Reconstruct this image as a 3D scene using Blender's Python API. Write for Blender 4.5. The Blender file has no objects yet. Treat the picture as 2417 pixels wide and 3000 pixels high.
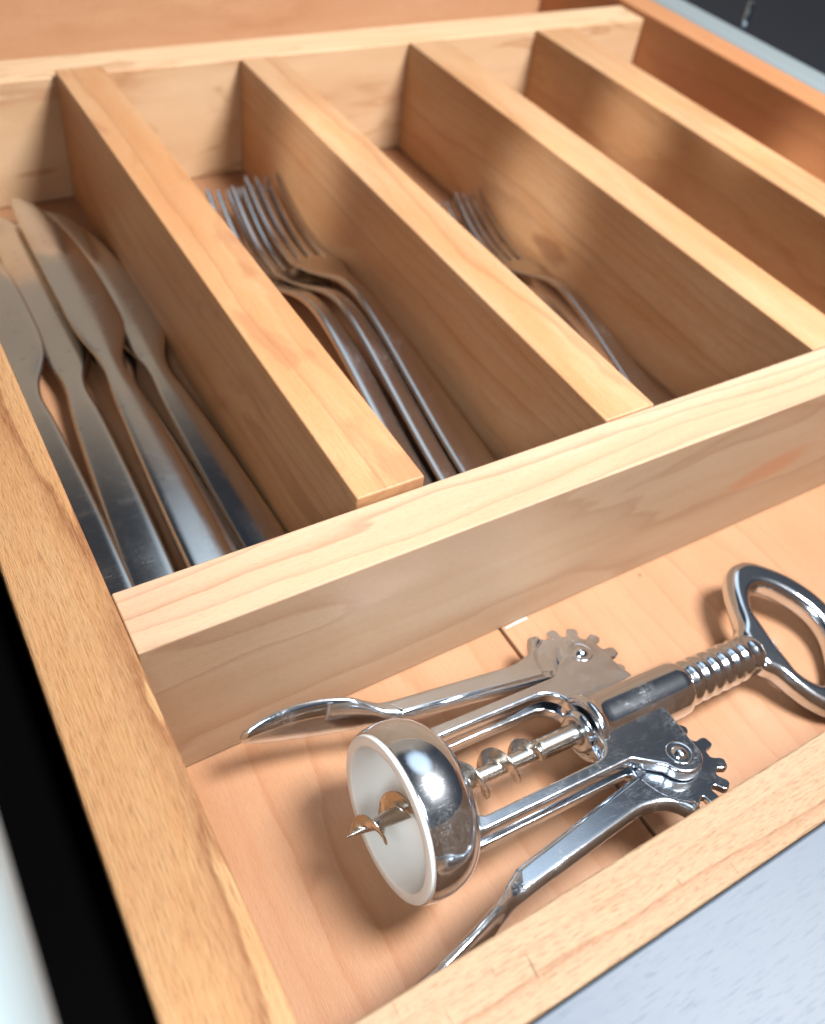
import bpy, bmesh, math, random
from mathutils import Vector, Matrix
from mathutils.geometry import tessellate_polygon
random.seed(7)
S = 0.00085                      # one drafting unit in metres
R = math.radians
sc = bpy.context.scene
C = sc.collection

# ------------------------------------------------------------------ camera
def V3(x, y, z): return Vector((x*S, y*S, z*S))
cd = bpy.data.cameras.new('camera'); cam = bpy.data.objects.new('camera', cd); C.objects.link(cam)
ya, pi_, ro = R(37.41114), R(43.38112), R(9.43054)
fw = Vector((math.sin(ya)*math.cos(pi_), math.cos(ya)*math.cos(pi_), -math.sin(pi_)))
rt = Vector((math.cos(ya), -math.sin(ya), 0)); up = rt.cross(fw)
r2 = math.cos(ro)*rt + math.sin(ro)*up; u2 = -math.sin(ro)*rt + math.cos(ro)*up
m = Matrix((r2, u2, -fw)).transposed().to_4x4(); m.translation = V3(-75.911, -125.419, 241.986)
cam.matrix_world = m
cd.sensor_fit = 'HORIZONTAL'; cd.sensor_width = 36.0
cd.lens = 36.0*2731.72/2417.0
cd.shift_x = (1208.5-1243.78)/2417.0
cd.shift_y = (1340.59-1500.0)/2417.0
cd.clip_start = 0.005; cd.clip_end = 60
cd.dof.use_dof = True; cd.dof.focus_distance = 228*S; cd.dof.aperture_fstop = 19.5
sc.camera = cam

# ------------------------------------------------------------------ light
w = bpy.data.worlds.new('World'); sc.world = w; w.use_nodes = True
bg = w.node_tree.nodes['Background']
wt = w.node_tree
def wn_(t, **k):
    o = wt.nodes.new(t)
    for a, b in k.items(): setattr(o, a, b)
    return o
_tc = wn_('ShaderNodeTexCoord'); _sp = wn_('ShaderNodeSeparateXYZ'); wt.links.new(_tc.outputs['Generated'], _sp.inputs[0])
def wmap(src, a, b):
    o = wn_('ShaderNodeMapRange', interpolation_type='SMOOTHSTEP'); wt.links.new(src, o.inputs[0])
    o.inputs[1].default_value = a; o.inputs[2].default_value = b; return o.outputs[0]
_m = wn_('ShaderNodeMath', operation='MULTIPLY')
wt.links.new(wmap(_sp.outputs[1], 0.45, 0.75), _m.inputs[0]); wt.links.new(wmap(_sp.outputs[2], 0.74, 0.60), _m.inputs[1])
_mx = wn_('ShaderNodeMix', data_type='RGBA'); wt.links.new(_m.outputs[0], _mx.inputs[0])
_mx.inputs[6].default_value = (0.026, 0.033, 0.046, 1)      # dim kitchen
_mx.inputs[7].default_value = (0.42, 0.34, 0.265, 1)         # tan wall behind the drawer
# soft bluish glow added to the surround, for the tines and chrome to reflect
_dt = wn_('ShaderNodeVectorMath', operation='DOT_PRODUCT'); wt.links.new(_tc.outputs['Generated'], _dt.inputs[0])
_dt.inputs[1].default_value = Vector((0.38, 0.40, 0.83)).normalized()
_dl = wn_('ShaderNodeMix', data_type='RGBA'); wt.links.new(wmap(_dt.outputs['Value'], 0.940, 0.995), _dl.inputs[0])
wt.links.new(_mx.outputs[2], _dl.inputs[6]); _dl.inputs[7].default_value = (1.0, 1.22, 1.45, 1)
wt.links.new(_dl.outputs[2], bg.inputs[0]); bg.inputs[1].default_value = 1.0

def area(name, loc, target, size, power, col, shape='DISK', size_y=None):
    l = bpy.data.lights.new(name, 'AREA'); l.shape = shape; l.size = size*S
    if size_y: l.size_y = size_y*S
    l.energy = power; l.color = col
    o = bpy.data.objects.new(name, l); C.objects.link(o)
    o.location = V3(*loc)
    d = V3(*target)-o.location
    o.rotation_euler = d.to_track_quat('-Z', 'Y').to_euler()
    return o
area('ceiling_lamp', (359, -165, 790), (100, 90, 0), 300, 14.2, (1.0, 0.95, 0.915))
area('added_fill', (-172, -190, 335), (0, -40, 12), 130, 0.205, (0.88, 0.95, 1.0), 'RECTANGLE', 130).data.spread = R(76)  # added fill from the front left, no such lamp is known
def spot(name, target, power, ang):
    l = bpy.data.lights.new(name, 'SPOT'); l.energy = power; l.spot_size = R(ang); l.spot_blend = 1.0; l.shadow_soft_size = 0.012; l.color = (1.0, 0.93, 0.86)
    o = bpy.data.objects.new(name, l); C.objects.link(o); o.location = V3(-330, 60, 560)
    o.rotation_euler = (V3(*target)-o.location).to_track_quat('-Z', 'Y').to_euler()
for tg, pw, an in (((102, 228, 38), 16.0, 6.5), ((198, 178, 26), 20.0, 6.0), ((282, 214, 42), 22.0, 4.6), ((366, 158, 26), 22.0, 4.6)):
    spot('glow_patch_spot', tg, pw, an)  # added spots that lay the glow patches on dividers and right side

sc.view_settings.view_transform = 'Standard'; sc.view_settings.look = 'None'
sc.view_settings.exposure = 0.0; sc.view_settings.gamma = 1.0
sc.cycles.use_denoising = True
sc.cycles.max_bounces = 8; sc.cycles.glossy_bounces = 6; sc.cycles.diffuse_bounces = 5
sc.cycles.sample_clamp_indirect = 8.0
sc.cycles.blur_glossy = 0.4

# ------------------------------------------------------------------ materials
def new_mat(name):
    mt = bpy.data.materials.new(name); mt.use_nodes = True
    return mt, mt.node_tree, mt.node_tree.nodes['Principled BSDF']

class NT:
    def __init__(s, nt): s.nt = nt
    def n(s, t, **k):
        o = s.nt.nodes.new(t)
        for a, b in k.items(): setattr(o, a, b)
        return o
    def L(s, a, b): s.nt.links.new(a, b)
    def math(s, op, a, b=None, c=None):
        o = s.n('ShaderNodeMath', operation=op)
        for i, x in enumerate((a, b, c)):
            if x is None: continue
            if isinstance(x, (int, float)): o.inputs[i].default_value = x
            else: s.L(x, o.inputs[i])
        return o.outputs[0]
    def mix(s, f, a, b, blend='MIX'):
        o = s.n('ShaderNodeMix', data_type='RGBA', blend_type=blend)
        if isinstance(f, (int, float)): o.inputs[0].default_value = f
        else: s.L(f, o.inputs[0])
        for i, x in ((6, a), (7, b)):
            if isinstance(x, tuple): o.inputs[i].default_value = (*x[:3], 1)
            else: s.L(x, o.inputs[i])
        return o.outputs[2]
    def ramp(s, f, stops, interp='LINEAR'):
        o = s.n('ShaderNodeValToRGB'); cr = o.color_ramp; cr.interpolation = interp
        while len(cr.elements) < len(stops): cr.elements.new(0.5)
        for e, (p, c) in zip(cr.elements, stops):
            e.position = p; e.color = (*c[:3], 1) if isinstance(c, tuple) else (c, c, c, 1)
        s.L(f, o.inputs[0]); return o.outputs[0]
    def comb(s, x, y, z):
        o = s.n('ShaderNodeCombineXYZ')
        for i, v in enumerate((x, y, z)):
            if isinstance(v, (int, float)): o.inputs[i].default_value = v
            else: s.L(v, o.inputs[i])
        return o.outputs[0]
    def noise(s, vec, scale=1.0, detail=2.0, rough=0.5, dist=0.0):
        o = s.n('ShaderNodeTexNoise'); o.inputs['Scale'].default_value = scale
        o.inputs['Detail'].default_value = detail; o.inputs['Roughness'].default_value = rough
        o.inputs['Distortion'].default_value = dist
        s.L(vec, o.inputs['Vector']); return o

def wood(name, axis, light, mid, line, spacing=5.0, pith=(-30, -40), warp=10, seed=0, rough=0.45,
         lines=0.7, fibre=0.35, fleck=0.25, bump=0.25, blotch=0.3, spec=0.3, low=(0.006, 0.03), sharp=0.80, stain=None, fs=(0.5, 3.2), blo=(0.012, 0.05), saw=0.0, specks=0.0, coat=0.0, knots=()):
    """tree-ring wood: rings round an off-board pith running along the grain axis, units = drafting units"""
    light, mid, line = (tuple(x*k for x, k in zip(c_, (0.81, 0.785, 0.735))) for c_ in (light, mid, line))
    mt, nt, b = new_mat(name); N = NT(nt)
    tc = N.n('ShaderNodeTexCoord'); sp = N.n('ShaderNodeSeparateXYZ')
    vm = N.n('ShaderNodeVectorMath', operation='SCALE'); vm.inputs[3].default_value = 1/S
    N.L(tc.outputs['Object'], vm.inputs[0]); N.L(vm.outputs[0], sp.inputs[0])
    X, Y, Z = sp.outputs
    g, a, c = {'X': (X, Y, Z), 'Y': (Y, X, Z), 'Z': (Z, X, Y)}[axis]
    g = N.math('ADD', g, seed*173.0)
    lowv = N.comb(N.math('MULTIPLY', g, low[0]), N.math('MULTIPLY', a, low[1]), N.math('MULTIPLY', c, low[1]))
    wn = N.noise(lowv, 1.0, 2.0, 0.5)
    ws = N.n('ShaderNodeSeparateColor'); N.L(wn.outputs['Color'], ws.inputs[0])
    wa = N.math('MULTIPLY', N.math('SUBTRACT', ws.outputs[0], 0.5), warp*2)
    wc = N.math('MULTIPLY', N.math('SUBTRACT', ws.outputs[1], 0.5), warp*2)
    pa = N.math('ADD', N.math('SUBTRACT', a, pith[0]), wa)
    pc = N.math('ADD', N.math('SUBTRACT', c, pith[1]), wc)
    rr = N.math('SQRT', N.math('ADD', N.math('MULTIPLY', pa, pa), N.math('MULTIPLY', pc, pc)))
    # finer wobble of each ring
    fn = N.noise(N.comb(N.math('MULTIPLY', g, 0.05), N.math('MULTIPLY', a, 0.25), N.math('MULTIPLY', c, 0.25)), 1.0, 2.0)
    rr = N.math('ADD', rr, N.math('MULTIPLY', N.math('SUBTRACT', fn.outputs['Fac'], 0.5), spacing*0.35))
    q = N.math('DIVIDE', rr, spacing)
    # uneven ring widths
    qn = N.noise(N.comb(N.math('MULTIPLY', q, 0.37), seed*3.1, 0), 1.0, 1.0)
    q = N.math('ADD', q, N.math('MULTIPLY', qn.outputs['Fac'], 1.6))
    fr = N.math('FRACT', q); fl = N.math('FLOOR', q)
    wh = N.n('ShaderNodeTexWhiteNoise', noise_dimensions='1D'); N.L(N.math('ADD', fl, seed*7.3), wh.inputs['W'])
    ringmask = N.ramp(fr, [(0.0, 0.0), (sharp*0.72, 0.10), (sharp, 0.45), (sharp+0.10, 1.0), (sharp+0.14, 0.85), (0.985, 0.0)])
    amp = N.math('MULTIPLY', N.math('ADD', N.math('MULTIPLY', wh.outputs[0], 0.75), 0.25), lines)
    ringf = N.math('MULTIPLY', ringmask, amp)
    # fibre
    fb = N.noise(N.comb(N.math('MULTIPLY', g, 0.09), N.math('MULTIPLY', a, 1.6), N.math('MULTIPLY', c, 1.6)), 1.0, 4.0, 0.6)
    fb2 = N.noise(N.comb(N.math('MULTIPLY', g, fs[0]), N.math('MULTIPLY', a, fs[1]), N.math('MULTIPLY', c, fs[1])), 1.0, 3.0, 0.65)
    bl = N.noise(N.comb(N.math('MULTIPLY', g, blo[0]), N.math('MULTIPLY', a, blo[1]), N.math('MULTIPLY', c, blo[1])), 1.0, 3.0, 0.55, 0.4)
    col = N.mix(N.math('MULTIPLY', N.ramp(bl.outputs['Fac'], [(0.35, 0.0), (0.68, 1.0)]), blotch), light, mid)
    col = N.mix(N.math('MULTIPLY', N.ramp(fb.outputs['Fac'], [(0.36, 1.0), (0.62, 0.0)]), fibre), col, mid)
    col = N.mix(ringf, col, line)
    fm = N.ramp(fb2.outputs['Fac'], [(0.33, 1.0), (0.46, 0.0)])
    fp = N.ramp(fb2.outputs['Fac'], [(0.54, 0.0), (0.70, 1.0)])
    col = N.mix(N.math('MULTIPLY', fm, fleck), col, tuple(x*0.7 for x in line))
    col = N.mix(N.math('MULTIPLY', fp, min(1, fleck*0.9)), col, tuple(min(.8, x*1.22) for x in light))
    if stain:   # a few brown blots with a shape of their own
        sn = N.noise(N.comb(N.math('MULTIPLY', g, 0.035), N.math('MULTIPLY', a, 0.06), N.math('MULTIPLY', c, 0.06)), 1.0, 3.0, 0.5, 0.6)
        col = N.mix(N.math('MULTIPLY', N.ramp(sn.outputs['Fac'], [(0.60, 0.0), (0.70, 1.0)]), 0.5), col, stain)
    for (g0, c0, rg, rc, kcol, kst, tilt) in knots:    # knots and flame figures, placed along the grain and in height
        dg = N.math('SUBTRACT', g, g0+seed*173.0); dc = N.math('SUBTRACT', N.math('SUBTRACT', c, c0), N.math('MULTIPLY', dg, tilt))
        e1 = N.math('DIVIDE', dg, rg); e2 = N.math('DIVIDE', dc, rc)
        dd = N.math('SQRT', N.math('ADD', N.math('MULTIPLY', e1, e1), N.math('MULTIPLY', e2, e2)))
        kn = N.noise(N.comb(N.math('MULTIPLY', g, 0.03), N.math('MULTIPLY', a, 0.1), N.math('MULTIPLY', c, 0.14)), 1.0, 3.0, 0.6)
        dd = N.math('ADD', dd, N.math('MULTIPLY', N.math('SUBTRACT', kn.outputs['Fac'], 0.5), 1.5))
        col = N.mix(N.math('MULTIPLY', N.ramp(dd, [(0.45, 1.0), (0.60, 0.85), (0.95, 0.0)]), kst), col, kcol)
    if saw:     # hairline saw marks across the grain
        sv = N.noise(N.comb(N.math('MULTIPLY', g, 0.9), N.math('MULTIPLY', a, 0.06), N.math('MULTIPLY', c, 0.06)), 1.0, 2.0, 0.5, 0.2)
        sm_ = N.noise(N.comb(N.math('MULTIPLY', g, 0.05), N.math('MULTIPLY', a, 0.12), N.math('MULTIPLY', c, 0.12)), 1.0, 1.0)
        smk = N.math('MULTIPLY', N.ramp(sv.outputs['Fac'], [(0.27, 1.0), (0.33, 0.0)]), N.ramp(sm_.outputs['Fac'], [(0.45, 0.0), (0.55, 1.0)]))
        col = N.mix(N.math('MULTIPLY', smk, saw), col, tuple(x*0.45 for x in line))
    if specks:  # specks of dirt
        vo = N.n('ShaderNodeTexVoronoi'); vo.inputs['Scale'].default_value = 0.035; N.L(vm.outputs[0], vo.inputs['Vector'])
        col = N.mix(N.ramp(vo.outputs['Distance'], [(0.022, specks), (0.045, 0.0)]), col, (0.10, 0.06, 0.04))
    N.L(col, b.inputs['Base Color'])
    rg = N.math('ADD', N.math('MULTIPLY', fb.outputs['Fac'], 0.2), rough-0.1)
    N.L(rg, b.inputs['Roughness'])
    b.inputs['Specular IOR Level'].default_value = spec
    h = N.math('ADD', N.math('MULTIPLY', fb.outputs['Fac'], 0.6), N.math('MULTIPLY', fb2.outputs['Fac'], 0.8))
    h = N.math('SUBTRACT', h, N.math('MULTIPLY', ringf, 0.35))
    bp = N.n('ShaderNodeBump'); bp.inputs['Strength'].default_value = bump; bp.inputs['Distance'].default_value = 0.0004
    N.L(h, bp.inputs['Height']); N.L(bp.outputs[0], b.inputs['Normal'])
    if coat: b.inputs['Coat Weight'].default_value = coat; b.inputs['Coat Roughness'].default_value = 0.22
    return mt

def metal(name, col, rough=0.05, smudge=0.22, scratch=0.12, scale=0.09, haze=0.10, dull=None, stretch=None, spots=0.0, diff=0.0, scr=0.06, dust=0.0):
    mt, nt, b = new_mat(name); N = NT(nt)
    tc = N.n('ShaderNodeTexCoord')
    vm = N.n('ShaderNodeVectorMath', operation='SCALE'); vm.inputs[3].default_value = 1/S
    N.L(tc.outputs['Object'], vm.inputs[0]); P = vm.outputs[0]
    if stretch:
        mp = N.n('ShaderNodeMapping'); mp.inputs['Scale'].default_value = stretch; N.L(P, mp.inputs[0]); PS = mp.outputs[0]
    else: PS = P
    n1 = N.noise(P, scale, 4.0, 0.6, 0.5)
    n2 = N.noise(PS, 1.3, 4.0, 0.7, 0.3)
    sm = N.math('MULTIPLY', N.ramp(n1.outputs['Fac'], [(0.46, 0.0), (0.66, 1.0)]), N.ramp(n2.outputs['Fac'], [(0.40, 0.0), (0.62, 1.0)]))
    rot = N.n('ShaderNodeMapping'); rot.inputs['Rotation'].default_value = (0.4, 0.3, 0.9); rot.inputs['Scale'].default_value = (0.22, 2.6, 2.6); N.L(P, rot.inputs[0])
    n4 = N.noise(rot.outputs[0], 1.0, 3.0, 0.6)
    sc_ = N.ramp(n4.outputs['Fac'], [(0.56, 0.0), (0.66, 1.0)])
    N.L(N.math('ADD', N.math('ADD', N.math('MULTIPLY', sm, smudge), rough), N.math('MULTIPLY', sc_, scr)), b.inputs['Roughness'])
    b.inputs['Metallic'].default_value = 1.0-diff
    cc = col
    if dull: cc = N.mix(N.math('MULTIPLY', sm, 0.6), col, dull)
    if spots:
        vo = N.n('ShaderNodeTexVoronoi'); vo.inputs['Scale'].default_value = 0.11; N.L(P, vo.inputs['Vector'])
        sp = N.ramp(vo.outputs['Distance'], [(0.06, spots), (0.16, 0.0)])
        cc = N.mix(sp, cc, (0.16, 0.11, 0.08))
    if isinstance(cc, tuple): b.inputs['Base Color'].default_value = (*cc, 1)
    else: N.L(cc, b.inputs['Base Color'])
    bp = N.n('ShaderNodeBump'); bp.inputs['Strength'].default_value = scratch; bp.inputs['Distance'].default_value = 0.00006
    n3 = N.noise(PS, 2.2, 3.0, 0.6)
    N.L(n3.outputs['Fac'], bp.inputs['Height']); N.L(bp.outputs[0], b.inputs['Normal'])
    if dust > 0:
        df = N.n('ShaderNodeBsdfDiffuse'); df.inputs['Color'].default_value = (0.62, 0.64, 0.66, 1)
        n5 = N.noise(P, 0.9, 4.0, 0.75)
        mz = N.n('ShaderNodeMixShader')
        N.L(N.math('MULTIPLY', N.math('ADD', sm, N.math('MULTIPLY', N.ramp(n5.outputs['Fac'], [(0.60, 0.0), (0.68, 1.0)]), 0.5)), dust), mz.inputs[0])
        N.L(b.outputs[0], mz.inputs[1]); N.L(df.outputs[0], mz.inputs[2]); outp = mz.outputs[0]
    else: outp = b.outputs[0]
    if haze > 0:      # hairline scratches scatter a wide lobe round every highlight
        g = N.n('ShaderNodeBsdfAnisotropic') if hasattr(bpy.types, 'ShaderNodeBsdfAnisotropic') else N.n('ShaderNodeBsdfGlossy')
        g.inputs['Roughness'].default_value = 0.32; g.inputs['Color'].default_value = (*col, 1)
        mx = N.n('ShaderNodeMixShader'); mx.inputs[0].default_value = haze
        N.L(outp, mx.inputs[1]); N.L(g.outputs[0], mx.inputs[2])
        N.L(mx.outputs[0], nt.nodes['Material Output'].inputs['Surface'])
    return mt

def plain(name, col, rough=0.5, metallic=0.0, spec=0.5):
    mt, nt, b = new_mat(name); N = NT(nt)
    tc = N.n('ShaderNodeTexCoord'); n = N.noise(tc.outputs['Object'], 60, 3.0)
    c = N.mix(N.math('MULTIPLY', n.outputs['Fac'], 0.3), col, tuple(x*0.7 for x in col)); N.L(c, b.inputs['Base Color'])
    b.inputs['Roughness'].default_value = rough; b.inputs['Metallic'].default_value = metallic
    b.inputs['Specular IOR Level'].default_value = spec
    return mt

M = {}
M['rail_front'] = wood('pale_cedar_rail', 'X', (0.58, 0.45, 0.335), (0.485, 0.325, 0.21), (0.31, 0.135, 0.075), 5.0, (125, 22), 13, 1, lines=0.9, fibre=0.22, fleck=0.15, bump=0.2, blotch=0.75, low=(0.006, 0.03), blo=(0.007, 0.06), knots=((16, 27, 24, 7, (0.47, 0.20, 0.10), 0.55, 0.12), (48, 47, 18, 6, (0.42, 0.17, 0.08), 0.5, 0.0)))
M['rail_back'] = wood('pale_cedar_back_rail', 'X', (0.80, 0.60, 0.41), (0.70, 0.475, 0.285), (0.50, 0.25, 0.13), 6.5, (440, 20), 14, 3, lines=0.6, fibre=0.2, fleck=0.1, blotch=0.6, stain=(0.40, 0.22, 0.11))
M['divider'] = [wood('cedar_divider_%d' % i, 'Y', l, md, (0.25, 0.095, 0.04), spc, pt, 8, 5+i, lines=0.38, fibre=0.35, fleck=0.2, blotch=0.6, rough=0.34, spec=0.35, stain=(0.32, 0.14, 0.07) if i == 0 else None, knots=((4, 15, 15, 8, (0.20, 0.085, 0.04), 0.6, 0.0),) if i == 2 else ())
    for i, (l, md, spc, pt) in enumerate([((0.60, 0.37, 0.21), (0.52, 0.235, 0.09), 4.6, (-120, 30)), ((0.61, 0.41, 0.255), (0.51, 0.235, 0.088), 4.2, (-30, 20)),
        ((0.61, 0.415, 0.26), (0.50, 0.24, 0.09), 4.4, (60, 10)), ((0.61, 0.405, 0.245), (0.50, 0.235, 0.088), 5.0, (480, 10))])]
M['side'] = wood('rough_cedar_side', 'Y', (0.48, 0.305, 0.16), (0.44, 0.225, 0.095), (0.22, 0.085, 0.035), 4.6, (-230, 20), 4, 11, lines=1.0, fibre=0.6, fleck=0.34, bump=0.8, blotch=0.9, rough=0.6, low=(0.01, 0.05), fs=(0.26, 2.0))
M['side_right'] = wood('cedar_side', 'Y', (0.64, 0.32, 0.16), (0.50, 0.21, 0.085), (0.33, 0.12, 0.05), 6.0, (520, 20), 8, 12, lines=0.5, fibre=0.35, fleck=0.2, rough=0.36, spec=0.5)
M['front'] = wood('sawn_cedar_front', 'X', (0.42, 0.305, 0.205), (0.36, 0.23, 0.135), (0.26, 0.115, 0.06), 4.2, (-300, 20), 4, 13, lines=0.75, fibre=0.4, fleck=0.4, bump=0.8, blotch=0.5, rough=0.6, low=(0.008, 0.05), fs=(0.35, 2.0), saw=0.6)
M['back'] = wood('cedar_back', 'X', (0.76, 0.47, 0.295), (0.65, 0.345, 0.19), (0.50, 0.23, 0.11), 7.0, (560, 20), 8, 14, lines=0.5, blotch=0.6)
M['plank'] = [wood('cedar_plank_%d' % i, 'Y', (0.455, 0.268, 0.165), (0.40, 0.205, 0.105), (0.33, 0.125, 0.05), 8.0, (pp, -38), 14, 20+i, lines=0.4, fibre=0.25, fleck=0.14, blotch=0.5, rough=0.40, bump=0.2, low=(0.006, 0.02), specks=0.6)
    for i, pp in enumerate((-100, 40, 40, 150, 250))]
M['chrome'] = metal('scratched_chrome', (0.71, 0.775, 0.85), 0.05, 0.22, 0.06, 0.08, 0.10, scr=0.10, dust=0.09)
M['chrome_ring'] = metal('polished_chrome', (0.69, 0.76, 0.84), 0.05, 0.12, 0.04, 0.08, 0.08)
M['nickel'] = metal('worn_nickel', (0.66, 0.64, 0.60), 0.20, 0.2, 0.2, 0.12, 0.15, dull=(0.38, 0.32, 0.26))
M['steel'] = metal('cutlery_steel', (0.66, 0.65, 0.63), 0.10, 0.18, 0.06, 0.05, 0.10, spots=0.2)
M['fork_steel'] = metal('fork_steel', (0.58, 0.555, 0.53), 0.13, 0.18, 0.06, 0.05, 0.07)
M['brushed'] = metal('brushed_steel', (0.072, 0.098, 0.133), 0.5, 0.03, 0.20, 0.03, 0.0, dull=(0.084, 0.114, 0.152), stretch=(0.03, 0.35, 0.35), diff=0.9)
M['slide'] = metal('satin_slide_steel', (0.17, 0.20, 0.205), 0.40, 0.05, 0.05, 0.03, 0.0, diff=0.85)
M['slide_pale'] = metal('satin_pale_steel', (0.25, 0.31, 0.335), 0.40, 0.05, 0.05, 0.03, 0.0, diff=0.85)
M['black'] = plain('gap_shade_black', (0.0015, 0.0015, 0.0016), 1.0, 0, 0.0)  # near black that puts the shade of the left gap into colour
M['navy'] = plain('dark_panel', (0.014, 0.017, 0.023), 0.55, 0, 0.2)
M['gap'] = plain('dark_bore', (0.006, 0.006, 0.006), 0.7, 0, 0.1)  # near black; on the bore discs it paints their shade
# milky plastic liner
mt, nt, b = new_mat('milky_plastic'); N = NT(nt)
tc = N.n('ShaderNodeTexCoord'); nn = N.noise(tc.outputs['Object'], 90, 3.0)
N.L(N.mix(nn.outputs['Fac'], (0.74, 0.75, 0.72), (0.60, 0.62, 0.60)), b.inputs['Base Color'])
b.inputs['Roughness'].default_value = 0.30; b.inputs['Subsurface Weight'].default_value = 0.05
b.inputs['Subsurface Radius'].default_value = (0.003, 0.0025, 0.002); b.inputs['Subsurface Scale'].default_value = 1.0
M['liner'] = mt

# ------------------------------------------------------------------ mesh helpers
def mesh_obj(name, verts, faces, mat, parent=None, org=(0, 0, 0), flat=None, sharp=None, smooth=True):
    """flat: indices of planar faces whose vertices keep that face's normal (clean bevel shading)"""
    me = bpy.data.meshes.new(name)
    me.from_pydata([((v[0]-org[0])*S, (v[1]-org[1])*S, (v[2]-org[2])*S) for v in verts], [], faces)
    me.materials.append(mat)
    if smooth: me.shade_smooth()
    if sharp is not None: me.set_sharp_from_angle(angle=R(sharp))
    if flat is not None:
        me.update()
        nv = [v.normal.copy() for v in me.vertices]
        for f in flat:
            p = me.polygons[f]
            for i in p.vertices: nv[i] = p.normal.copy()
        me.normals_split_custom_set_from_vertices(nv)
    o = bpy.data.objects.new(name, me); C.objects.link(o)
    if parent: o.parent = parent
    return o

def join(parts):
    V, Fc, Fl = [], [], []
    for v, f, fl in parts:
        k = len(V); kf = len(Fc)
        V += v; Fc += [tuple(i+k for i in q) for q in f]; Fl += [i+kf for i in fl]
    return V, Fc, Fl

def box(x0, x1, y0, y1, z0, z1, bev=0.7, seg=2):
    bm = bmesh.new(); bmesh.ops.create_cube(bm, size=1)
    for v in bm.verts:
        v.co = Vector((x0+(v.co.x+.5)*(x1-x0), y0+(v.co.y+.5)*(y1-y0), z0+(v.co.z+.5)*(z1-z0)))
    bmesh.ops.bevel(bm, geom=bm.edges[:], offset=bev, segments=seg, profile=0.5, affect='EDGES')
    bm.verts.index_update(); bm.faces.ensure_lookup_table()
    V = [tuple(v.co) for v in bm.verts]; Fc = [tuple(v.index for v in f.verts) for f in bm.faces]
    mx = [i for i, f in enumerate(bm.faces) if max(abs(f.normal.x), abs(f.normal.y), abs(f.normal.z)) > 0.9999 and f.calc_area() > 4*bev*bev]
    bm.free(); return V, Fc, mx

def rpoly(pts, n=6):
    """pts: (x, y, radius) -> dense rounded outline"""
    out = []; k = len(pts)
    for i in range(k):
        x, y, r = pts[i]; p = Vector((x, y)); a = Vector(pts[i-1][:2])-p; c = Vector(pts[(i+1) % k][:2])-p
        if r <= 0 or a.length < 1e-6 or c.length < 1e-6: out.append(p); continue
        ad, cdn = a.normalized(), c.normalized(); dt = max(-1, min(1, ad.dot(cdn))); ang = math.acos(dt)
        if ang > math.pi-0.05: out.append(p); continue
        t = min(r/math.tan(ang/2), a.length*0.48, c.length*0.48); rr = t*math.tan(ang/2)
        cen = p+(ad+cdn).normalized()*(rr/math.sin(ang/2))
        s0 = (p+ad*t)-cen; s1 = (p+cdn*t)-cen
        a0 = math.atan2(s0.y, s0.x); da = math.atan2(s1.y, s1.x)-a0
        while da > math.pi: da -= 2*math.pi
        while da < -math.pi: da += 2*math.pi
        m_ = max(2, int(n*abs(da)/1.57)+1)
        for j in range(m_+1):
            q = a0+da*j/m_; out.append(cen+Vector((math.cos(q), math.sin(q)))*rr)
    res = []
    for q in out:
        if not res or (q-res[-1]).length > 1e-4: res.append(q)
    if (res[0]-res[-1]).length < 1e-4: res.pop()
    return res

def area2(l): return sum(l[i-1].x*l[i].y-l[i].x*l[i-1].y for i in range(len(l)))/2
def inset(l, d):
    out = []; k = len(l)
    for i in range(k):
        e0 = (l[i]-l[i-1]).normalized(); e1 = (l[(i+1) % k]-l[i]).normalized()
        n0 = Vector((-e0.y, e0.x)); n1 = Vector((-e1.y, e1.x)); nn = (n0+n1)
        if nn.length < 1e-4: nn = n0.copy()
        nn.normalize(); cs = max(0.5, nn.dot(n0)); out.append(l[i]+nn*(d/cs))
    return out

def slab(outer, holes, z0, z1, bev, seg=4, bev_bot=None):
    """plate with rounded rims; loops are lists of 2D Vectors"""
    if area2(outer) < 0: outer = outer[::-1]
    hs = [h if area2(h) < 0 else h[::-1] for h in holes]
    V, Fc = [], []; tops, bots = [], []; bb = bev if bev_bot is None else bev_bot
    for l in [outer]+hs:
        lv = []
        for j in range(seg+1):
            t = math.pi/2*j/seg; lv.append((bb*(1-math.sin(t)), z0+bb*(1-math.cos(t))))
        for j in range(seg+1):
            t = math.pi/2*j/seg; lv.append((bev*(1-math.cos(t)), z1-bev*(1-math.sin(t))))
        base = len(V); k = len(l)
        for d, z in lv:
            for q in inset(l, d): V.append((q.x, q.y, z))
        for j in range(len(lv)-1):
            for i in range(k):
                i2 = (i+1) % k; Fc.append((base+j*k+i, base+j*k+i2, base+(j+1)*k+i2, base+(j+1)*k+i))
        bots.append(list(range(base, base+k))); tops.append(list(range(base+(len(lv)-1)*k, base+len(lv)*k)))
    fl = []
    for loops, sgn in ((tops, 1), (bots, -1)):
        flat_idx = [i for lp in loops for i in lp]
        tri = tessellate_polygon([[Vector((V[i][0], V[i][1], 0)) for i in lp] for lp in loops])
        for t in tri:
            f = [flat_idx[i] for i in t]
            a, b_, c = (Vector(V[i]) for i in f)
            nz = (b_-a).cross(c-a).z
            if abs(nz) < 1e-9: continue
            if nz*sgn < 0: f.reverse()
            fl.append(len(Fc)); Fc.append(tuple(f))
    return V, Fc, fl

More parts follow.
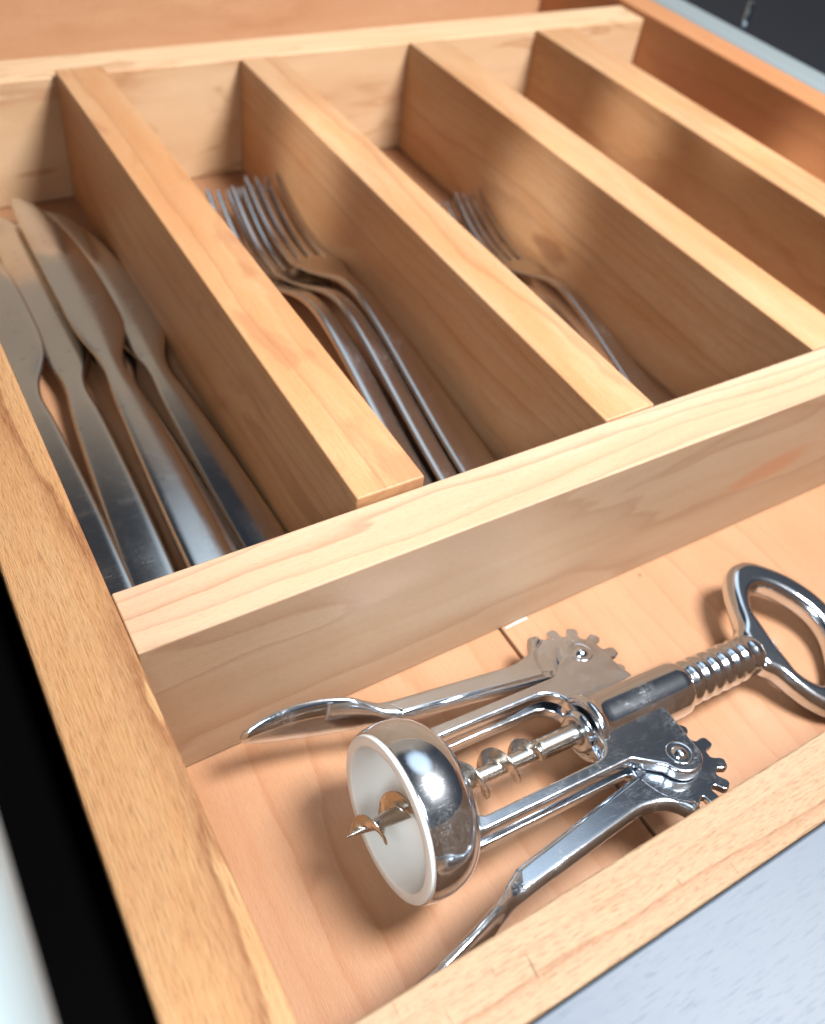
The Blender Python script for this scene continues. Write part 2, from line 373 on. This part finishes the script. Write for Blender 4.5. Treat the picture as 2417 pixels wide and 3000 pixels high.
def lathe(prof, n=64, close=False, caps=False):
    """prof (u, r) spun round the u axis"""
    V, Fc = [], []; k = len(prof)
    for u, r in prof:
        for i in range(n):
            t = 2*math.pi*i/n; V.append((u, r*math.cos(t), r*math.sin(t)))
    for j in range(k-1 if not close else k):
        j2 = (j+1) % k
        for i in range(n):
            i2 = (i+1) % n; Fc.append((j*n+i, j*n+i2, j2*n+i2, j2*n+i))
    if caps:
        for j, rev in ((0, 0), (k-1, 1)):
            if prof[j][1] > 0.05:
                f = tuple(j*n+i for i in range(n)); Fc.append(f[::-1] if not rev else f)
    return V, Fc, []

def flipf(p): V, Fc, fl = p; return V, [tuple(reversed(f)) for f in Fc], fl

def loft(secs, caps=True):
    V, Fc = [], []; n = len(secs[0])
    for s in secs: V += [tuple(q) for q in s]
    for j in range(len(secs)-1):
        for i in range(n):
            i2 = (i+1) % n; Fc.append((j*n+i, j*n+i2, (j+1)*n+i2, (j+1)*n+i))
    if caps:
        Fc.append(tuple(range(n))[::-1]); Fc.append(tuple((len(secs)-1)*n+i for i in range(n)))
    return V, Fc, []

def superell(a, b, n, p=2.6):
    out = []
    for i in range(n):
        t = 2*math.pi*i/n; c, s = math.cos(t), math.sin(t)
        out.append((a*math.copysign(abs(c)**(2/p), c), b*math.copysign(abs(s)**(2/p), s)))
    return out

def interp(tab, x):
    """smooth (Catmull-Rom like) table lookup"""
    xs = [t[0] for t in tab]
    if x <= xs[0]: return tab[0][1:]
    if x >= xs[-1]: return tab[-1][1:]
    i = max(j for j in range(len(xs)-1) if xs[j] <= x)
    h = xs[i+1]-xs[i]; t = (x-xs[i])/h; out = []
    for k in range(1, len(tab[0])):
        p1, p2 = tab[i][k], tab[i+1][k]
        m1 = (tab[i+1][k]-tab[i-1][k])/(xs[i+1]-xs[i-1])*h if i > 0 else (p2-p1)
        m2 = (tab[i+2][k]-tab[i][k])/(xs[i+2]-xs[i])*h if i+2 < len(tab) else (p2-p1)
        t2, t3 = t*t, t*t*t
        out.append((2*t3-3*t2+1)*p1+(t3-2*t2+t)*m1+(-2*t3+3*t2)*p2+(t3-t2)*m2)
    return out

def empty(name, loc, label, cat, group=None):
    o = bpy.data.objects.new(name, None); C.objects.link(o); o.location = V3(*loc); o.empty_display_size = 0.02
    o['label'] = label; o['category'] = cat
    if group: o['group'] = group
    return o

# ------------------------------------------------------------------ drawer
H = 59.0; HS = 62.6
XL, XLO, XR, XRO = -51.4, -71.7, 365.8, 386.4
YF, YFO, YB = -88.5, -103.8, 406.0
dorg = (157, 150, -14)
drawer = empty('drawer', dorg, 'open wooden kitchen drawer with a brushed steel front, holding the cutlery', 'drawer')
def part(name, data, mat, parent, org, **k):
    V, Fc, fl = data; return mesh_obj(name, V, Fc, mat, parent, org, flat=fl, **k)
part('side_panel', box(XLO, XL, YF-0.2, YB+19, -12, HS, 1.1, 3), M['side'], drawer, dorg)
part('side_panel', box(XR, XRO, YF-0.2, YB+19, -12, HS, 1.3, 3), M['side_right'], drawer, dorg)
part('front_panel', box(XLO, XRO, YFO, YF-0.4, -12, HS-0.15, 0.7, 3), M['front'], drawer, dorg)
part('back_panel', box(XL+0.3, XR-0.3, YB, YB+19, -12, HS+6, 1.0, 3), M['back'], drawer, dorg)
seams = [XL+0.4, 61.5, 232.0, XR-0.4]
for i in range(3):
    part('plank', box(seams[i]+(0.55 if i else 0), seams[i+1]-(0.55 if i < 2 else 0), YF, YB-0.3, -10, 0.0, 0.5, 2), M['plank'][i], drawer, dorg)
part('bottom_board', box(XL+0.2, XR-0.2, YF, YB-0.3, -14, -10.2, 0.3, 1), M['gap'], drawer, dorg)
part('steel_front', box(XLO-14, XRO+28, YFO-46, YFO-0.15, -90, HS-0.5, 0.7, 3), M['brushed'], drawer, dorg)
# satin runner along the right side
part('runner', box(XRO+0.5, 413, YFO-0.4, YB+30, 30, HS+0.5, 7.0, 6), M['slide_pale'], drawer, dorg)

# ------------------------------------------------------------------ divided tray
T = 19.0; L = 305.7; LB = 328.8; H1 = 62.2
torg = (157, 160, 0)
tray = empty('cutlery_tray', torg, 'pale cedar cutlery tray with four slanting-lit dividers between two rails', 'cutlery tray')
tray['label'] = 'pale cedar cutlery tray with four dividers between a front and a back rail'
part('front_rail', box(XL+0.5, XR-0.5, 0, T, 0.05, H, 0.6, 2), M['rail_front'], tray, torg)
part('back_rail', box(XL+0.5, XR-0.6, L, LB, 0.05, H, 0.9, 3), M['rail_back'], tray, torg)
DIV = [(14.9, 36.1, H1), (102.2, 122.4, H+0.1), (197.8, 220.2, H+0.1), (282.4, 308.0, H+0.1)]
for i, (a, b_, h) in enumerate(DIV):
    part('divider', box(a, b_, T+0.3, L-0.25, 0.05, h, 0.7, 2), M['divider'][i], tray, torg)

# ------------------------------------------------------------------ knives
def knife_mesh():
    # y along, xc, half width, half thickness, power
    tab = [(0, 0, 3.8, 1.2), (1.5, 0, 6.0, 1.9), (6, 0, 7.2, 2.2), (20, 0, 7.4, 2.3), (50, 0, 6.9, 2.25), (80, 0, 5.9, 2.0), (100, 0, 4.9, 1.75),
           (108, 0, 4.2, 1.6), (113, 0.1, 4.0, 1.5), (120, 0.5, 4.6, 1.33), (128, 1.2, 6.6, 1.12), (136, 2.0, 8.8, 0.95), (144, 2.4, 10.0, 0.85), (160, 2.3, 10.4, 0.8),
           (185, 1.6, 10.2, 0.75), (205, 0.4, 9.2, 0.7), (220, -1.0, 7.9, 0.65), (232, -2.6, 6.2, 0.55), (239, -3.9, 4.6, 0.5), (243.5, -5.2, 2.6, 0.4), (245.5, -6.2, 0.7, 0.25)]
    secs = []; y = 0.0; ys = []
    while y < 245.5: ys.append(y); y += 0.7 if (y < 7 or y > 232) else 2.5
    ys.append(245.5)
    for y in ys:
        xc, a, b_ = interp(tab, y)
        secs.append([(xc+q[0], y, q[1]) for q in superell(max(a, .3), max(b_, .15), 28, 5.0 if y < 100 else (5.0-(y-100)*0.1 if y < 124 else 2.6))])
    return loft(secs)
def place(o, p0, p1, roll=0, length=None):
    a, c = Vector(p0), Vector(p1); d = (c-a).normalized(); x = d.cross(Vector((0, 0, 1))).normalized(); z = x.cross(d)
    m_ = Matrix((x, d, z)).transposed().to_4x4() @ Matrix.Rotation(R(roll), 4, 'Y')
    if length: m_ = m_ @ Matrix.Scale(length, 4)
    m_.translation = V3(*p0); o.matrix_world = m_
kV, kF, _ = knife_mesh(); kn0 = None
KN = [((-14.0, 42, 11.5), (-9.0, 287, 14.0), 5, 'plain steel table knife on top of the pile, round tip nearest the first divider'),
      ((-31.5, 43, 6.2), (-20.5, 285, 7.5), -1, 'steel table knife half under the top knife, dark reflection on its handle'),
      ((-44.6, 40, 9.0), (-41.0, 284, 11.0), -4, 'steel table knife lying against the left drawer side'),
      ((6.6, 41, 6.6), (2.6, 284, 6.8), -5, 'steel table knife in shadow against the first divider'),
      ((-6.4, 40, 2.4), (-9.5, 283, 2.6), 0, 'lowest steel table knife, only its thin edge showing under the others')]
for i, (p0, p1, rl, lab) in enumerate(KN):
    if i == 0:
        o = mesh_obj('table_knife', kV, kF, M['steel'], None, sharp=40); kn0 = o
    else:
        o = kn0.copy(); C.objects.link(o)
    place(o, p0, p1, rl); o['label'] = lab; o['category'] = 'knife'; o['group'] = 'table knives in the tray'

# ------------------------------------------------------------------ forks
def fork_mesh():
    zt = [(0, 2.5), (15, 3.5), (50, 8), (90, 14.2), (116, 17.8), (132, 18.6), (146, 16.6), (160, 12), (174, 7.2), (188, 4.4), (205, 4.8), (225, 9.5), (245, 17.5)]
    wt = [(0, 3.2, 0.9), (2, 6.4, 1.0), (8, 8.2, 1.1), (30, 8.2, 1.1), (70, 6.4, 1.25), (110, 4.3, 1.6), (132, 3.6, 1.8), (144, 3.9, 1.8), (152, 5.2, 1.5), (160, 8.2, 1.2), (168, 10.7, 1.0), (176, 11.6, 1.0), (184, 11.6, 1.0), (200, 11.2, 1.0)]
    def Z(y): return interp(zt, y)[0]
    def frame(y):
        d = (Z(y+.5)-Z(y-.5)); t = Vector((0, 1, d)).normalized(); return t, Vector((0, -t.z, t.y))
    parts = []
    secs = []; y = 0.0
    ys = [0.0]
    while y < 183: y += 0.6 if y < 8 else 2.0; ys.append(min(y, 184))
    for y in ys:
        a, b_ = interp(wt, y); _, n = frame(y); z = Z(y)
        cup = 0.9*max(0, min(1, (y-148)/26))
        s = []
        for q in superell(a, b_, 28, 5.0 if y < 120 else max(2.6, 5.0-(y-120)*0.08)):
            h = q[1]+cup*(q[0]/11)**2*1.6
            s.append((q[0], y+n.y*h, z+n.z*h))
        secs.append(s)
    parts.append(loft(secs))
    for k in range(4):
        x0 = -11.2+2.5+k*(22.4-5.0)/3
        secs = []
        for j in range(32):
            y = 180+j*(245-180)/31.0; t = (y-180)/65
            hw = 2.3*(1-0.30*t) if y < 240 else 2.3*0.7*max(0.25, math.sqrt(max(0, 1-((y-240)/5.2)**2)))
            ht = 0.95*(1-0.35*t); _, n = frame(y); z = Z(y)+0.9*(x0/11)**2*1.6
            secs.append([(x0*(1-0.03*t)+q[0], y+n.y*q[1], z+n.z*q[1]) for q in superell(hw, ht, 12, 2.6)])
        parts.append(loft(secs))
    return join(parts)
fV, fF, _ = fork_mesh(); fk0 = None
FK = [((87.5, 30, 5.8), (92.3, 260, 5.6), 2, .937, 'steel dinner fork on top of its stack, beside the second divider', 'dinner forks stacked in the second compartment'),
      ((79.0, 27, 3.0), (83.4, 257, 2.8), 5, .937, 'steel dinner fork in the middle of the stack in the second compartment', 'dinner forks stacked in the second compartment'),
      ((70.0, 32, 0.6), (71.8, 261, 0.5), 8, .937, 'lowest steel dinner fork of the stack, partly hidden by the first divider', 'dinner forks stacked in the second compartment'),
      ((173.5, 22, 3.4), (186.5, 218, 3.2), 3, .81, 'small salad fork with bright blue-white tines, upper of the pair in the third compartment', 'salad forks in the third compartment'),
      ((163.5, 22, 0.8), (172.5, 217, 0.5), 2, .81, 'lower salad fork of the pair, its tines peeping over the second divider', 'salad forks in the third compartment')]
for i, (p0, p1, rl, ln, lab, grp) in enumerate(FK):
    if i == 0:
        o = mesh_obj('fork', fV, fF, M['fork_steel'], None, sharp=50); fk0 = o
    else:
        o = fk0.copy(); C.objects.link(o)
    place(o, p0, p1, rl, ln); o['label'] = lab; o['category'] = 'fork'; o['group'] = grp

# ------------------------------------------------------------------ winged corkscrew
B0 = Vector((-8.82, -46.015, 22.6))
U = Vector((0.99528, -0.01708, -0.09548)); Vv = Vector((0.00032, 0.98495, -0.17285)); Wv = Vector((0.09699, 0.17201, 0.98031))
cork = empty('corkscrew', B0, 'shiny chrome winged corkscrew lying on the drawer floor with its arms folded', 'corkscrew')
mm = Matrix((U, Vv, Wv)).transposed().to_4x4(); mm.translation = V3(*B0); cork.matrix_world = mm
def cpart(name, data, mat, parent=cork, sharp=None, flat=True):
    V, Fc, fl = data
    return mesh_obj(name, V, Fc, mat, parent, sharp=sharp, flat=fl if (flat and fl) else None)

def spline(tab, n):
    x0, x1 = tab[0][0], tab[-1][0]
    out = []
    for i in range(n+1):
        out.append(tuple(interp(tab, x0+(x1-x0)*i/n)))
    return out
# bell shell (t, u, r)
bell = spline([(0, 1.0, 20.7), (1, 1.3, 21.25), (2, 3.4, 21.75), (3, 6.2, 21.95), (4, 9.2, 21.65), (5, 12.0, 20.75), (6, 14.4, 19.2), (7, 16.1, 17.3), (8, 16.8, 16.2), (9, 17.1, 15.0), (10, 17.0, 12), (11, 16.8, 8), (12, 16.6, 4.6)], 72)
cpart('bell', flipf(lathe([(1.4, 19.0)]+bell, 128)), M['chrome'], sharp=60)
lin = spline([(0, 1.6, 20.75), (1, 0.35, 20.65), (2, 0.0, 20.2), (3, -0.05, 18.9), (4, 0.05, 18.15), (5, 0.5, 17.8), (6, 3.0, 17.5), (7, 7.4, 16.9), (8, 11.0, 15.4), (9, 13.2, 12.2), (10, 14.0, 8.0), (11, 14.2, 4.0), (12, 14.2, 3.0)], 72)
cpart('liner', flipf(lathe(lin, 96)), M['liner'], sharp=60)

# screw: core with a helical blade
def screw():
    V, Fc = [], []; n = 72; us = []
    u = -10.6
    while u < 66: us.append(u); u += 0.16 if u < 46.5 else 0.8
    P = 9.95
    for u in us:
        if u < 47: rc = interp([(-10.6, 0.15), (-9, .45), (-6, .9), (-1, 1.7), (6, 2.15), (46.0, 2.25), (47, 2.9)], u)[0]
        else: rc = 2.9
        rf = interp([(-10.6, 0.4), (-9, 1.6), (-6.5, 3.6), (-3, 5.2), (1, 5.7), (38, 5.7), (42, 5.2), (46, 3.2), (47, 2.9), (70, 2.9)], u)[0]
        for i in range(n):
            th = 360.0*i/n
            ph = ((u-37.5)/P-(th-200)/360.0) % 1.0
            d = min(ph, 1-ph)*P                         # distance along the axis to the crest
            k = max(0.0, 1-d/1.15); k = k**1.8 if k < .55 else min(1.0, .34+(k-.55)*3.2)
            r = rc+max(0, rf-rc)*k
            if 46.4 < u < 47.6: r = rc
            V.append((u, r*math.cos(R(th)), r*math.sin(R(th))))
    for j in range(len(us)-1):
        for i in range(n):
            i2 = (i+1) % n; Fc.append((j*n+i, (j+1)*n+i, (j+1)*n+i2, j*n+i2))
    Fc.append(tuple(range(n)))
    return V, Fc, []
cpart('screw', screw(), M['nickel'], sharp=70)

# frame: two pressed shells, webs, barrel, collar
PU, PV = 78.0, 20.7
def arc(cx, cy, r, a0, a1, n=14): return [(cx+r*math.cos(R(a0+(a1-a0)*i/n)), cy+r*math.sin(R(a0+(a1-a0)*i/n)), 0) for i in range(n+1)]
half = [(14.5, 16.0, 0), (20, 16.2, 3), (64.8, 16.4, 2.0)]+arc(PU, PV, 6.4, 168, 22, 18)+[(86.3, 7.0, 1.2), (86.0, 3.0, 0)]
outline = rpoly(half+[(x, -y, r) for x, y, r in half[::-1]], 6)
hole = rpoly([(18.0, 12.5, 3), (62.0, 12.5, 6.5), (62.0, -12.5, 6.5), (18.0, -12.5, 3)], 8)
shell_t = slab(outline, [hole], 1.5, 4.9, 0.9, 5, 0.4)
shell_b = slab(outline, [hole], -4.9, -1.5, 0.4, 4, 0.9)
webs = []
for s in (1, -1):
    webs.append(slab(rpoly([(15, s*12.9, 0), (66, s*12.9, 0), (66, s*14.9, 0), (15, s*14.9, 0)], 2), [], -2.0, 2.0, 0.2, 2))
webs.append(slab(rpoly([(62.8, -11.5, 1), (72, -9, 1), (72, 9, 1), (62.8, 11.5, 1)], 3), [], -2.2, 2.2, 0.3, 2))
fr = cpart('frame', join([shell_t, shell_b]+webs), M['chrome'])
barrel = [(62.6, 7.0), (62.3, 7.6)]+[(63.6-1.4*math.cos(t), 8.7+1.2*math.sin(t)) for t in [R(a) for a in range(-50, 121, 20)]]+[(65.2, 9.0), (66.8, 8.5), (69, 8.35), (96.3, 8.25), (98.4, 8.15), (99.3, 7.6), (99.4, 6.4)]
cpart('barrel', flipf(lathe(barrel, 72)), M['chrome'], sharp=50)
cpart('bore_shade', flipf(lathe([(63.2, 7.7), (63.2, 2.0)], 48)), M['gap'], flat=False)  # black disc standing for the shade in the gap round the collar
cpart('bore_shade', flipf(lathe([(98.9, 2.0), (98.9, 7.6)], 48)), M['gap'], flat=False)  # black disc again, shade of the gap round the stem
don = [(61.8+2.0*math.cos(t), 4.4+1.75*math.sin(t)) for t in [2*math.pi*i/20 for i in range(20)]]
cpart('collar', flipf(lathe(don, 56, True)), M['chrome_ring'])
for s in (1, -1):     # rivets: dished ring and domed head
    prof = [(4.55, 3.9), (4.95, 3.75), (5.05, 3.4), (4.75, 2.9), (4.65, 2.5), (5.0, 2.2), (5.5, 1.7), (5.85, 1.0), (6.0, 0.35), (6.02, 0.02)]
    V, Fc, fl = lathe(prof, 32)
    V = [(PU+y, s*PV+z, x) for x, y, z in V]
    cpart('rivet', (V, Fc, fl), M['nickel'] if False else M['chrome_ring'], sharp=60)

# handle: threaded stem and opener ring, turned a little against the frame
hroll = R(20)
def hrot(V): c, s = math.cos(hroll), math.sin(hroll); return [(x, y*c-z*s, y*s+z*c) for x, y, z in V]
stem = [(97, 5.0), (100.0, 5.0), (100.6, 6.0)]
u = 101.2
for k in range(6):
    a = u+k*4.35
    rr = 6.85-0.05*k
    stem += [(a, rr-.62), (a+.45, rr-.5), (a+1.1, rr-.14), (a+1.9, rr), (a+2.7, rr-.06), (a+3.4, rr-.3), (a+4.0, rr-.58)]
stem += [(127.6, 5.7), (129.0, 6.3), (130.6, 6.3), (132.4, 5.6), (134.2, 4.3), (135.6, 2.4), (136.2, 0.02)]
hd = empty('handle', (0, 0, 0), '', ''); del hd['label']; del hd['category']
hd.location = (0, 0, 0); hd.parent = cork
cpart('stem', flipf(lathe(stem, 64)), M['chrome_ring'], parent=hd, sharp=60)
# ring as a loft: closed centre line with changing section
ro_ = [(130.2, 5.2), (133.6, 9.8), (136.0, 15.6), (139.4, 21.8), (145.0, 27.2), (152.6, 27.4), (160.0, 22.3), (165.8, 16.0), (169.8, 8.5)]
ri_ = [(140.2, 7.5), (140.8, 12.4), (144.6, 17.6), (149.8, 19.0), (155.0, 16.2), (159.6, 10.6), (162.4, 5.2)]
def cspl(pts, n=14):
    out = []; k = len(pts)
    for i in range(k):
        p0, p1, p2, p3 = (Vector(pts[(i+d) % k][:2]) for d in (-1, 0, 1, 2))
        for j in range(n):
            t = j/n; out.append(0.5*((2*p1)+(p2-p0)*t+(2*p0-5*p1+4*p2-p3)*t*t+(3*p1-p0-3*p2+p3)*t*t*t))
    return out
outr = cspl(ro_+[(171.4, 0)]+[(x, -y) for x, y in ro_[::-1]])
ri_ = [(150+(x-150)*.93, y*.94) for x, y in ri_]
inr = cspl(ri_+[(162.4, 0)]+[(x, -y) for x, y in ri_[::-1]]+[(140.7, 0)])
ring = slab(outr, [inr], -4.0, 4.0, 3.1, 10)
rV, rF, rfl = ring
cpart('opener_ring', (hrot(rV), rF, rfl), M['chrome_ring'], parent=hd)
lip = slab(rpoly([(134.5, 8.5, 2), (141.0, 13.5, .6), (141.0, -13.5, .6), (134.5, -8.5, 2)], 4), [], -1.2, 0.9, 0.5, 3)
cpart('opener_lip', (hrot(lip[0]), lip[1], lip[2]), M['chrome_ring'], parent=hd)

# wings
def wing(s):
    parts = []
    pts = []
    for a in (-100, -69, -37, -5, 27, 58, 87):      # teeth
        for da, r in ((-9.5, 10.9), (-8.2, 13.2), (-5.4, 14.5), (5.4, 14.5), (8.2, 13.2), (9.5, 10.9)):
            q = R(a+da); pts.append((PU+r*math.cos(q), PV+r*math.sin(q), 0.9 if r < 11 else 1.0))
    for a in range(108, 246, 6): pts.append((PU+13.2*math.cos(R(a)), PV+13.2*math.sin(R(a)), 0))
    parts.append(slab(rpoly(pts, 5), [], -1.25, 0.85, 0.4, 4))
    # arm plate
    arm = [(68.9, 18.2, 1.5), (19.6, 25.2, 1.2), (15.4, 31.8, 1.6), (58.5, 27.7, 12), (66.5, 29.5, 8), (69.8, 35.2, 1.4), (73.0, 34.6, 1.2)]+[(PU+12.2*math.cos(R(a)), PV+12.2*math.sin(R(a)), 0) for a in range(112, 186, 6)]
    parts.append(slab(rpoly(arm, 8), [], -2.3, 2.3, 1.7, 6))
    # thumb paddle: flat arm turns on edge
    tab = [(27, 27.5, 3.3, 1.5), (22, 28.0, 3.3, 2.0), (18.5, 28.8, 2.9, 2.25), (15.5, 29.7, 2.4, 2.7), (12, 31.3, 1.75, 4.2), (8, 33.0, 1.45, 6.0), (3, 34.8, 1.3, 6.7), (-3, 36.4, 1.25, 6.7), (-9, 37.6, 1.2, 6.0), (-14, 38.2, 1.1, 4.9), (-18, 38.3, 1.0, 3.5), (-20.5, 38.2, 0.9, 2.2), (-21.8, 38.1, 0.4, 0.8)]
    tab = [(-t[0],)+t[1:] for t in tab]
    secs = []
    for j in range(110):
        x = -27+(48.8)*j/109.0
        vc, a, b_ = interp(tab, x); a = max(a, .25); b_ = max(b_, .4)
        ct = max(0, min(1, (x+17)/18)); cup = 1.3*ct*ct*(3-2*ct)
        secs.append([(-x, vc+q[0]-cup*(1-(q[1]/b_)**2)*min(1, b_/5), q[1]) for q in superell(a, b_, 36, 3.0)])
    parts.append(loft(secs))
    V, Fc, fl = join(parts)
    if s < 0:
        cw, sw = math.cos(R(-1.0)), math.sin(R(-1.0))
        V = [(PU+(x-PU)*cw-(y-PV)*sw, PV+(x-PU)*sw+(y-PV)*cw, z) for x, y, z in V]
        V = [(x, -y, z) for x, y, z in V]; Fc = [tuple(reversed(f)) for f in Fc]
    return V, Fc, fl
cpart('wing', wing(1), M['chrome'])
cpart('wing', wing(-1), M['chrome'])

# ------------------------------------------------------------------ what stands round the drawer
def struct(name, data, mat):
    o = mesh_obj(name, data[0], data[1], mat, None, flat=data[2]); o['kind'] = 'structure'; return o
struct('dark_gap_block', box(-220, XLO-0.7, -320, 460, -120, 55, 0.3, 2), M['black'])  # solid black block standing in for the shaded gap left of the drawer
struct('dark_panel', box(414.5, 1500, -220, 1600, -60, 24, 1.0, 2), M['navy'])
o = mesh_obj('steel_edge', *box(-200, -81.5, -108, 420, 134, 160, 9.0, 6)[:2], M['slide_pale'], None, flat=box(-200, -81.5, -108, 420, 134, 160, 9.0, 6)[2])
o['label'] = 'blurred satin steel panel edge beyond the black gap left of the drawer'; o['category'] = 'steel panel'
pv = lathe([(-26, 2.2), (5.5, 2.2), (6.4, 1.7), (6.7, 0.02)], 24)
o = mesh_obj('metal_peg', [(430+y, 283+z, 66+x) for x, y, z in pv[0]], pv[1], M['chrome_ring'], None, sharp=50)
o['label'] = 'small upright chrome peg on the dark panel behind the right steel runner'; o['category'] = 'peg'

sv_ = slab(rpoly([(0, 0, 0), (9, 0.3, .3), (8.4, 1.1, .3), (4, 1.0, .5), (-.6, 0.5, .2)], 3), [], 0, 0.35, 0.1, 2)
o = mesh_obj('paper_scrap', [(63.0+x, -1.2+y, 0.05+z) for x, y, z in sv_[0]], sv_[1], plain('white_paper', (0.5, 0.5, 0.48), 0.7), None, flat=sv_[2])
o['label'] = 'thin white paper scrap lying at the floor seam under the front rail'; o['category'] = 'scrap'
